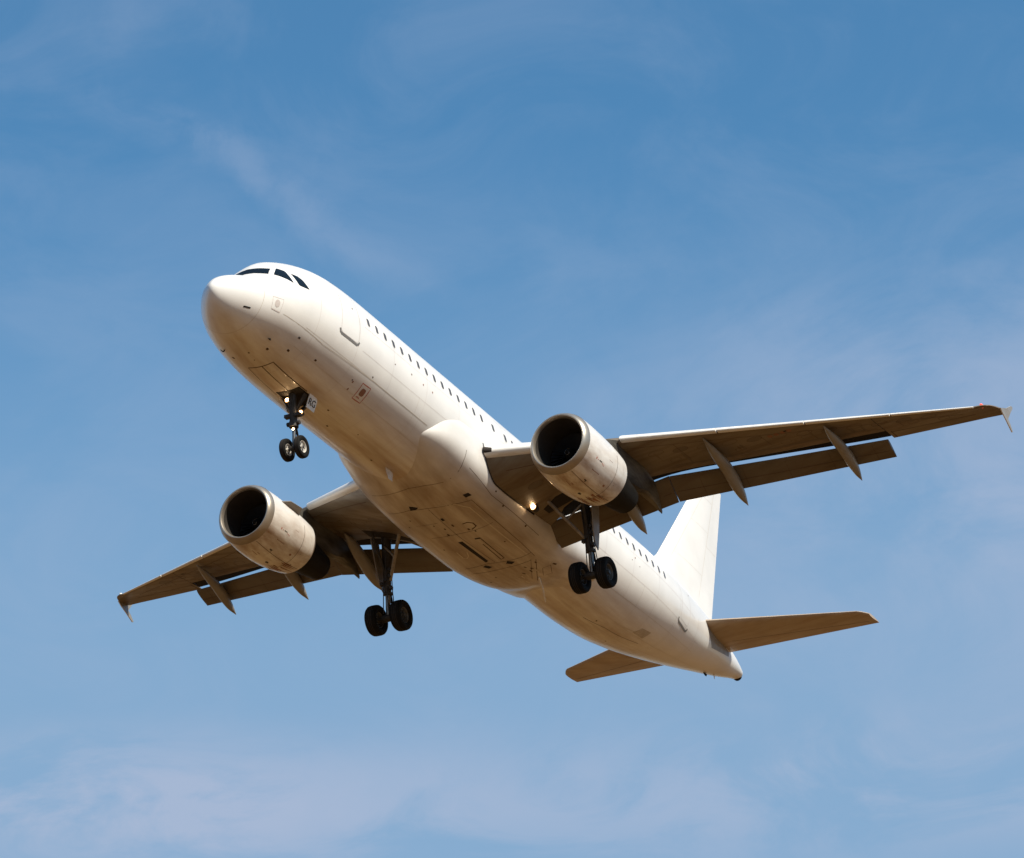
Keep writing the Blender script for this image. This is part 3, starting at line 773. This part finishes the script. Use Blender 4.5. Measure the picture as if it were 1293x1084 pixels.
    # flaps: inboard and outboard
    def flap(spec, name='flap'):
        m = MB(); rings = []
        for y, le, te, t in spec:
            le = Vector((le[0], y, le[1])); te = Vector((te[0], y, te[1]))
            d = (te - le).normalized(); up = Vector((-d.z, 0, d.x))
            if up.z < 0: up = -up
            rings.append([mirror(p, s) for p in foil_section(le, te, t, up)])
        m.loft(rings, 0)
        fbv = m.bvh(); y0_, y1_ = spec[0][0], spec[-1][0]
        rf = lambda x, y: (Vector((x, y * s, -9)), Vector((0, 0, 1)))
        fx = lambda y, f: float(np.interp(y, [q[0] for q in spec], [q[1][0] + f * (q[2][0] - q[1][0]) for q in spec]))
        line(m, fbv, rf, [(fx(y, .55), y) for y in np.linspace(y0_ + .1, y1_ - .1, 8)], .014, mi=1, step=.3)
        for y in np.arange(y0_ + .9, y1_ - .3, 1.35):
            line(m, fbv, rf, [(fx(y, .1), y), (fx(y, .95), y)], .010, mi=1, step=.2)
        return m.build(name, [MAT['flap'], MAT['seam']], wing)
    flap([(2.06, (17.85, -1.44), (18.94, -1.88), .12), (4.2, (18.0, -.98), (18.94, -1.50), .13), (6.395, (18.16, -.50), (18.94, -1.12), .13)])
    flap([(6.415, (18.18, -.50), (18.96, -1.10), .13), (9.9, (19.30, -.12), (20.02, -.58), .13), (13.24, (20.42, .30), (21.17, -.01), .13)])

    # flap track fairings
    for keys in (
        [(16.7, 5.02, -.78, .02, .02), (17.2, 5.02, -.92, .16, .20), (17.7, 5.02, -1.12, .20, .26), (18.3, 5.02, -1.38, .20, .28), (18.85, 5.02, -1.62, .14, .2), (19.33, 5.02, -1.82, .01, .02)],
        [(16.65, 8.36, -.24, .02, .02), (17.5, 8.36, -.38, .15, .17), (18.3, 8.37, -.50, .19, .24), (18.9, 8.38, -.72, .20, .27), (19.5, 8.38, -.97, .14, .2), (20.04, 8.38, -1.19, .01, .02)],
        [(18.3, 11.9, .12, .02, .02), (18.95, 11.92, .03, .13, .15), (19.5, 11.95, -.05, .16, .20), (20.1, 11.98, -.2, .17, .24), (20.65, 12.0, -.42, .12, .17), (21.12, 12.0, -.61, .01, .02)]):
        m = MB(); canoe(m, smooth_spine(keys), s)
        m.build('flap_track_fairing', [MAT['fairing']], wing)

    # wing tip fence
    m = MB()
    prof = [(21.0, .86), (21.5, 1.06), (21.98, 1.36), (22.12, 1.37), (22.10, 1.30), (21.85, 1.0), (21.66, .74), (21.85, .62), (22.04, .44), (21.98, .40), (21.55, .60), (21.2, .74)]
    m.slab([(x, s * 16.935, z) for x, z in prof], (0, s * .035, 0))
    m.mi[0 if s > 0 else 1] = 1; m.mi[0] = 1  # darker grey on the fence stands in for shade
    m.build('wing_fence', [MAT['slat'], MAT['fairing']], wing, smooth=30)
    # navigation light in the tip leading edge
    m = MB()
    m.lathe([(-.05, .01), (-.035, .035), (.03, .055), (.14, .055)], (W_LEX(16.5) + .08, s * 16.50, W_LEZ(16.5) - .03), (1, 0, 0), 12, 0, True, True)
    m.build('navigation_light', [MAT['navred'] if s < 0 else MAT['navwhite']], wing)
    # landing light under the wing root
    m = MB()
    lc = (16.25, s * 2.38, -1.56)
    m.lathe([(0, .105), (.05, .12), (.22, .11)], lc, (1, 0, 0), 18, 1, False, True)
    m.lathe([(-.012, .0), (-.008, .07)], lc, (1, 0, 0), 18, 0)
    m.lathe([(-.008, .07), (0, .105)], lc, (1, 0, 0), 18, 2)
    if s < 0: m.build('landing_light', [MAT['lamp'], MAT['gear'], MAT['lampdim']], wing)

# ---- horizontal and vertical stabilisers
for s in (-1, 1):
    m = MB(); secs = []
    for f in (0, .1, .3, .5, .7, .9, .95, .97, .985, 1.0):
        y = .3 + (6.22 - .3) * f
        g = (y - 1.23) / (6.13 - 1.23); h = (y - .73) / (6.22 - .73)
        le = Vector((32.02 + 3.02 * g, y, .77 + .59 * g)); te = Vector((35.39 + .98 * h, y, .92 + .48 * h))
        if f > .95:
            k = (f - .95) / .05; le = le.lerp(te, .22 * k ** 1.5)
        up = Vector((0, 0, 1))
        secs.append(foil_section(le, te, .10, up))
    m.loft([[mirror(p, s) for p in sec] for sec in secs], 0)
    hb = m.bvh()
    def ray_h(x, y, s=s): return Vector((x, y * s, -9)), Vector((0, 0, 1))
    line(m, hb, ray_h, [(34.15, 1.3), (35.95, 6.0)], .025, mi=1, step=.4)
    m.build('horizontal_stabilizer', [MAT['tailgrey'], MAT['seam'], MAT['seamlight']], plane)
m = MB(); secs = []
for f in (0, .04, .1, .25, .5, .75, .95, .985, 1.0):
    z = 1.5 + (7.88 - 1.5) * f
    le = Vector((30.36 + (z - 2.87) * .80, 0, z)); te = Vector((35.19 + (z - 2.31) * .183, 0, z))
    if z < 3.2: le.x -= (3.2 - z) ** 1.6 * .35
    if f > .95: le = le.lerp(te, (f - .95) / .05 * .12)
    secs.append(foil_section(le, te, .10, (0, 1, 0), 14))
m.loft(secs, 0)
vb = m.bvh()
for rf in (ray_port, ray_stbd):
    line(m, vb, rf, [(33.75, 2.6), (35.45, 7.7)], .018, mi=1, step=.4)
    line(m, vb, rf, [(31.15, 3.1), (34.75, 7.55)], .012, mi=1, step=.4)
    line(m, vb, rf, [(34.55, 5.0), (35.55, 5.0)], .012, mi=1, step=.3)
    for z_ in (3.6, 5.6, 7.0): line(m, vb, rf, [(30.5 + (z_ - 2.87) * .80 + .5, z_), (34.05 + (z_ - 3.6) * .33, z_)], .008, mi=1, step=.4)
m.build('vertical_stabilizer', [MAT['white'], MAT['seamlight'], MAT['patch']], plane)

# ---- engines
def lerp_prof(keys, n):
    k = np.array(keys, float); f = pchip(k[:, 0], k[:, 1])
    return [(float(x), float(f(x))) for x in np.linspace(k[0, 0], k[-1, 0], n)]
for s in (-1, 1):
    cy, cz = s * 5.74, -2.03
    cen = lambda x: Vector((x, cy, cz))
    def nac_ring(x, r, n=56):
        k = min(max((x - 11.54) / 2.9, 0), 1)
        dz = -.07 * math.sin(math.pi * min(1, k * 1.0)) + .0
        return [Vector((x, cy + r * math.cos(q), cz + dz + r * math.sin(q))) for q in [2 * math.pi * i / n for i in range(n)]]
    prof = pchip([11.65, 12.3, 12.8, 13.4, 14.0, 14.45], [1.05, 1.095, 1.10, 1.075, 1.02, .955])
    m = MB(); m.loft([nac_ring(x, float(prof(x))) for x in np.linspace(11.65, 14.45, 20)] , 0, False, False)
    m.loft([nac_ring(14.45, .955), nac_ring(14.46, .93), nac_ring(14.0, .93)], 0, False, False)
    nb = m.bvh(); RN = ray_round(cy, cz)
    sc = (1, .0185)
    # cowl joints, stencils and oil streaks
    line(m, nb, RN, [(13.55, 170), (13.55, 370)], .018, mi=1, step=.08, sc=sc)
    line(m, nb, RN, [(11.7, 250), (14.3, 250)], .016, mi=1, step=.1, sc=sc)
    pt = lambda poly, mi: patch(m, nb, RN, poly, .004, mi, .15, 0, sc)
    for x, f, w, h in ((12.2, 205, .05, 3.6), (12.30, 206, .035, 2.0)):
        pt(rrect(x, f, w, h, min(w, h) * .3), 2)
    pt([(12.36, 205.4), (12.43, 206.6), (12.43, 206.0), (12.55, 206.0), (12.55, 204.8), (12.43, 204.8), (12.43, 204.2)], 4)
    for k in range(3): pt(rrect(12.58 + .06 * k, 207 + .6 * k, .035, 1.6, .01), 2)
    for k in range(6): pt(rrect(12.29 + .075 * k, 224.5, .05, 1.5, .01), 5)
    for k in range(5): pt(rrect(12.95 + .05 * k, 192.5, .025, 1.2, .01), 5)
    pt(rrect(12.42, 245, .13, 2.0, .03), 4); pt(rrect(12.46, 247, .04, 1.5, .01), 4)
    pt([(12.9, 268), (13.02, 268), (13.08, 271), (12.96, 273), (12.9, 271)], 4)
    pt(rrect(13.3, 233, .10, 3.4, .03), 5); pt(rrect(13.75, 222.5, .035, 1.2, .01), 4); pt(rrect(13.8, 248, .05, 1.6, .015), 4)
    pt(rrect(12.2, 270, .30, 1.0, .02), 5); pt(rrect(12.28, 265, .14, 1.3, .02), 5)
    line(m, nb, RN, [(12.5, 225), (12.5, 262), (13.0, 262)], .012, mi=6, step=.08, sc=sc)
    line(m, nb, RN, [(13.1, 238), (13.5, 238), (13.5, 252), (13.1, 252), (13.1, 238)], .010, mi=6, step=.08, sc=sc)
    line(m, nb, RN, [(14.1, 180), (14.1, 290)], .010, mi=6, step=.08, sc=sc)
    # oil blown back from the cowl joint under the engine
    rnd = random.Random(5 + s)
    for k in range(16):
        f0 = 250 + 36 * rnd.random(); x0 = 13.2 + .5 * rnd.random(); L = .25 + .55 * rnd.random(); h = .8 + 1.6 * rnd.random()
        pt([(x0, f0), (x0 + L * .3, f0 + h * .8), (min(x0 + L, 14.4), f0 + h * .2), (min(x0 + L * .8, 14.38), f0 - h * .4), (x0 + L * .2, f0 - h * .7)], 3 if k % 3 else 5)
    cowl = m.build('engine', [MAT['cowl'], MAT['seam'], MAT['redmark'], MAT['oil'], MAT['letter'], MAT['brownmark'], MAT['seamlight']], plane)
    lip = MB()
    lp = [(11.66, 1.047), (11.58, 1.025), (11.50, .985), (11.44, .94), (11.42, .905), (11.43, .875), (11.47, .85), (11.55, .832)]
    lip.loft([nac_ring(x, r) for x, r in lp], 0, False, False)
    lip.build('inlet_lip', [MAT['lip']], cowl)
    d = MB(); d.loft([nac_ring(x, r) for x, r in [(11.55, .832), (11.8, .825), (12.3, .835), (12.8, .84)]], 0, False, False)
    d.build('inlet_duct', [MAT['duct']], cowl)
    fn = MB()
    fn.lathe([(0, .22), (0.0, .80)], cen(12.62), (1, 0, 0), 48, 1)
    for i in range(36):
        q = 2 * math.pi * i / 36; rings = []
        for r_ in (.22, .4, .6, .775):
            tw = R(25 + 40 * (r_ - .22) / .55); hw = .065 + .03 * r_
            er = Vector((0, math.cos(q), math.sin(q))); et = Vector((0, -math.sin(q), math.cos(q)))
            dv = Vector((1, 0, 0)) * math.cos(tw) + et * math.sin(tw)
            nv = Vector((1, 0, 0)) * -math.sin(tw) + et * math.cos(tw)
            o_ = cen(12.5) + er * r_
            o_.z -= .05
            rings.append([o_ - dv * hw, o_ + nv * .008, o_ + dv * hw, o_ - nv * .008])
        fn.loft(rings, 0)
    fn.build('fan', [MAT['fan'], MAT['black']], cowl)
    sp = MB()
    sp.lathe([(0, .001), (.04, .06), (.12, .12), (.25, .19), (.40, .235)], cen(12.08) + Vector((0, 0, -.05)), (1, 0, 0), 24, 0)
    sb = sp.bvh()
    pts = [(12.13 + .10 * t, 200 + 260 * t) for t in np.linspace(0, 1, 14)]
    sv = []
    for x, q in pts:
        rr = float(pchip([12.08, 12.12, 12.20, 12.33, 12.48], [.001, .06, .12, .19, .235])(x)) + .004
        for dx in (-.012, .02):
            sv.append(Vector((x + dx, cy + rr * math.cos(R(q)), cz - .05 + rr * math.sin(R(q)))))
    sp.add(sv, [[2 * i, 2 * i + 1, 2 * i + 3, 2 * i + 2] for i in range(len(pts) - 1)], 1)
    sp.build('spinner', [MAT['black'], MAT['seal']], cowl, recalc=False)
    ex = MB()
    ex.lathe([(0, .80), (.5, .72), (1.0, .64), (1.7, .54), (2.2, .47), (2.22, .44), (1.6, .46)], cen(14.05), (1, 0, 0), 36, 0)
    ex.lathe([(0, .94), (0, .5)], cen(14.06), (1, 0, 0), 36, 0)
    ex.lathe([(0, .34), (.3, .30), (.7, .16), (.95, .02)], cen(15.9), (1, 0, 0), 24, 0, True, True)
    ex.build('exhaust_nozzle', [MAT['black']], cowl)
    # strake on the inboard shoulder
    st = MB()
    a = R(32 if s < 0 else 148); er = Vector((0, math.cos(a), math.sin(a)))
    st.slab([cen(12.25) + er * 1.05, cen(12.6) + er * 1.26, cen(13.25) + er * 1.30, cen(13.45) + er * 1.02], Vector((0, -er.z, er.y)) * .025)
    st.build('nacelle_strake', [MAT['fairing']], cowl, smooth=20)
    # pylon
    py = MB()
    prof_p = [(13.2, -1.04, .05), (13.7, -.62, .12), (14.6, -.42, .18), (15.6, -.40, .19)]
    top = [(13.75, -1.02), (14.1, -.86), (14.6, -.62), (15.15, -.42), (16.0, -.40), (17.2, -.50), (18.0, -.62), (18.5, -.85), (18.98, -1.30)]
    bot = [(13.75, -1.12), (14.1, -1.15), (14.6, -1.25), (15.15, -1.40), (16.0, -1.55), (17.0, -1.42), (17.6, -1.24), (18.4, -1.28), (18.98, -1.38)]
    wid = [.04, .12, .20, .23, .24, .23, .19, .14, .02]
    rings = []
    for (tx, tz), (bx, bz), w in zip(top, bot, wid):
        rings.append([Vector((tx, cy - w, tz)), Vector((tx, cy + w, tz)), Vector((bx, cy + w * .9, bz + .06)), Vector((bx, cy + w * .5, bz)), Vector((bx, cy - w * .5, bz)), Vector((bx, cy - w * .9, bz + .06))])
    py.loft(rings, 0)
    py.build('engine_pylon', [MAT['pylon']], plane, smooth=30)

# ---- landing gear
def tyre_mesh(c, r, w, rim_r):
    m = MB()
    h = w / 2
    prof = [(-h * .62, rim_r), (-h * .9, rim_r + (r - rim_r) * .25), (-h, r * .80), (-h * .93, r * .91), (-h * .72, r * .975), (-h * .4, r * .998), (0, r),
            (h * .4, r * .998), (h * .72, r * .975), (h * .93, r * .91), (h, r * .80), (h * .9, rim_r + (r - rim_r) * .25), (h * .62, rim_r)]
    m.lathe(prof, c, (0, 1, 0), 48, 0)
    for g in (-.3, 0, .3):
        m.lathe([(h * g - .012, r * .9995 + .0015), (h * g + .012, r * .9995 + .0015)], c, (0, 1, 0), 48, 1)
    return m
def rim_mesh(c, w, rim_r, holes, side):
    m = MB(); h = w / 2 * .62
    m.lathe([(-h, rim_r * 1.02), (-h * 1.08, rim_r), (-h * .9, rim_r * .9), (-h * .35, rim_r * .82), (-h * .3, rim_r * .35), (-h * .9, rim_r * .3), (-h * .95, .01)], c, (0, 1, 0), 32, 0)
    m.lathe([(h, rim_r * 1.02), (h * 1.08, rim_r), (h * .9, rim_r * .9), (h * .35, rim_r * .82), (h * .3, rim_r * .35), (h * .9, rim_r * .3), (h * .95, .01)], c, (0, 1, 0), 32, 0)
    for k in range(holes):
        q = 2 * math.pi * k / holes
        for sd in (-1, 1):
            cc = Vector(c) + Vector((math.cos(q) * rim_r * .58, sd * h * .32, math.sin(q) * rim_r * .58))
            m.lathe([(0, .001), (0.006 * sd, rim_r * .15)], cc + Vector((0, sd * .006, 0)), (0, 1, 0), 12, 1)
    return m
for s in (-1, 1):
    g = MB()
    A = Vector((17.25, s * 3.72, -.95)); K = Vector((17.58, s * 3.80, -2.85)); X = Vector((17.71, s * 3.82, -3.72))
    g.tube([A, A.lerp(K, .45), A.lerp(K, .5), K], [.17, .15, .135, .125], 14)
    g.tube([K, K.lerp(X, .1)], [.16, .16], 14)
    g.tube([K.lerp(X, .05), X], [.085, .085], 14, 1)
    g.tube([X + Vector((0, -.62, 0)), X + Vector((0, .62, 0))], .075, 12)
    g.tube([X + Vector((0, -.2, 0)), X + Vector((0, .2, 0))], .13, 14)
    # torque links behind the leg
    e = K.lerp(X, .45) + Vector((.34, 0, .02))
    g.slab([K + Vector((.08, -.09, -.02)), e + Vector((0, -.03, .03)), e + Vector((0, .03, .03)), K + Vector((.08, .09, -.02))], (0.0, 0, .04))
    g.slab([X + Vector((.08, -.10, .10)), e + Vector((0, -.03, -.02)), e + Vector((0, .03, -.02)), X + Vector((.08, .10, .10))], (0.0, 0, .04))
    # hydraulic lines and fittings
    for dx, dy in ((-.15, -.05), (-.12, .09), (.10, -.13), (.14, .06)):
        p = [A.lerp(K, f) + Vector((dx + .02 * math.sin(9 * f + dx * 40), dy, 0)) for f in np.linspace(.3, 1, 7)] + [X + Vector((dx * .8, dy * 1.6, .15))]
        g.tube(p, .016, 6, 0)
    for f, dy in ((.62, -.17), (.74, -.15), (.86, .16), (.95, -.18), (.8, .0)):
        p = A.lerp(K, f); g.box((p.x - .17, p.y + dy - .05, p.z - .05), (p.x - .03, p.y + dy + .05, p.z + .06))
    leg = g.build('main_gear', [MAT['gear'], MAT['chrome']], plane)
    b = MB()
    b.tube([(16.42, s * 2.72, -1.25), (17.5, s * 3.66, -2.45)], [.065, .055], 10)
    b.tube([(17.0, s * 3.22, -1.9), (17.15, s * 3.72, -1.35)], .035, 8)
    b.build('side_brace', [MAT['brace']], leg)
    b = MB()
    b.tube([(16.6, s * 3.9, -1.05), (17.46, s * 3.80, -2.3)], [.05, .04], 10)
    b.build('actuator', [MAT['gear']], leg)
    dr = MB()
    yo = s * 4.03
    dr.slab([(16.95, yo + s * .10, -1.05), (17.5, yo + s * .10, -1.05), (17.72, yo, -2.35), (17.74, yo - s * .04, -2.85), (17.52, yo - s * .04, -2.72), (17.28, yo, -2.3)], (0, s * .035, 0))
    dr.build('gear_door', [MAT['fairing']], leg, smooth=20)
    for y in (3.345, 4.295):
        c = (17.71, s * y, -3.72)
        t = MB(); t = tyre_mesh(c, .525, .41, .27); t.build('tyre', [MAT['tyre'], MAT['hole']], leg)
        rm = rim_mesh(c, .41, .27, 9, s); rm.build('wheel_rim', [MAT['rimdark'], MAT['hole']], leg)
# gear wells under the wing roots
for s in (-1, 1):
    pass

g = MB()
A = Vector((4.82, 0, -1.85)); K = Vector((5.0, 0, -3.0)); X = Vector((5.07, 0, -3.79))
g.tube([A, K], [.12, .105], 14)
g.tube([K + Vector((0, 0, .08)), K + Vector((0, 0, -.10))], [.15, .15], 14)
g.tube([K, X], .06, 12, 1)
g.tube([X + Vector((0, -.33, 0)), X + Vector((0, .33, 0))], .045, 10)
g.tube([X + Vector((0, -.10, 0)), X + Vector((0, .10, 0))], .08, 10)
g.tube([(5.75, .0, -2.0), (5.05, 0, -2.7)], .06, 10)
g.slab([(4.9, -.40, -2.05), (4.95, -.06, -2.6), (5.02, -.06, -2.6), (5.1, -.40, -2.05)], (0, .03, 0))
g.slab([(4.9, .40, -2.05), (4.95, .06, -2.6), (5.02, .06, -2.6), (5.1, .40, -2.05)], (0, .03, 0))
g.box((4.86, -.28, -2.78), (5.02, .28, -2.68))
g.tube([K + Vector((-.02, -.22, .02)), K + Vector((-.02, .22, .02))], .07, 10)
e = K.lerp(X, .45) + Vector((.26, 0, 0))
g.slab([K + Vector((.06, -.07, -.05)), e + Vector((0, -.025, .02)), e + Vector((0, .025, .02)), K + Vector((.06, .07, -.05))], (0, 0, .03))
g.slab([X + Vector((.05, -.07, .06)), e + Vector((0, -.025, -.02)), e + Vector((0, .025, -.02)), X + Vector((.05, .07, .06))], (0, 0, .03))
for dx, dy in ((-.12, -.05), (-.1, .07), (.1, -.06)):
    g.tube([A.lerp(K, f) + Vector((dx + .015 * math.sin(11 * f), dy, 0)) for f in np.linspace(.2, 1, 6)], .013, 6)
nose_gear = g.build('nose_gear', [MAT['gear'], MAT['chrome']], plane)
for y in (-.255, .255):
    c = (5.07, y, -3.79)
    t = tyre_mesh(c, .36, .20, .19); t.build('tyre', [MAT['tyre'], MAT['hole']], nose_gear)
    rm = rim_mesh(c, .20, .19, 5, 1); rm.build('wheel_rim', [MAT['rim'], MAT['hole']], nose_gear)
def lamp(c, r, parent, mat, name='taxi_light'):
    m = MB(); c = Vector(c); ax = (1, 0, 0)
    m.lathe([(0, r), (r * .4, r * 1.12), (r * 1.8, r * .6)], c, ax, 16, 1, False, True)
    m.lathe([(-.012, .0), (-.008, r * .62)], c, ax, 16, 0)
    m.lathe([(-.008, r * .62), (.0, r)], c, ax, 16, 2)
    return m.build(name, [mat, MAT['gear'], MAT['lampdim']], parent)
lamp((4.88, .20, -2.17), .085, nose_gear, MAT['lamp'])
lamp((4.98, -.235, -2.65), .085, nose_gear, MAT['lamp'])
lamp((4.94, -.02, -3.19), .05, nose_gear, MAT['lamp'], 'turnoff_light')

# nose gear doors (the port one carries the last two letters of the registration)
def nose_door(s):
    m = MB()
    q = [(5.10, s * .46, -2.0), (5.50, s * .46, -1.99), (5.58, s * .44, -2.06), (5.57, s * .33, -2.43), (5.11, s * .33, -2.43)]
    m.slab(q, (0, s * .025, 0))
    return m.build('nose_gear_door', [MAT['door_plate']], plane, smooth=20)
pd = nose_door(-1); nose_door(1)
cu = bpy.data.curves.new('registration_letters', 'FONT'); cu.body = 'RG'; cu.size = .31; cu.extrude = .002; cu.align_x = 'CENTER'; cu.align_y = 'CENTER'
tmp = bpy.data.objects.new('registration_letters', cu); col.objects.link(tmp)
bpy.context.view_layer.update()
tm = bpy.data.meshes.new_from_object(tmp.evaluated_get(bpy.context.evaluated_depsgraph_get()))
bpy.data.objects.remove(tmp)
ex_ = Vector((1, 0, .02)).normalized(); ey_ = Vector((0, -.125, .43)).normalized(); ez_ = ex_.cross(ey_)
o_ = Vector((5.33, -.421, -2.225)) + ez_ * .006
tm.transform(Matrix(((ex_.x, ey_.x, ez_.x, o_.x - BASE.x), (ex_.y, ey_.y, ez_.y, o_.y - BASE.y), (ex_.z, ey_.z, ez_.z, o_.z - BASE.z), (0, 0, 0, 1))))
tm.name = 'registration_letters'; tm.materials.clear(); tm.materials.append(MAT['letter'])
lt = bpy.data.objects.new('registration_letters', tm); col.objects.link(lt); lt.parent = pd
print('BUILD_OK', len(bpy.data.objects))
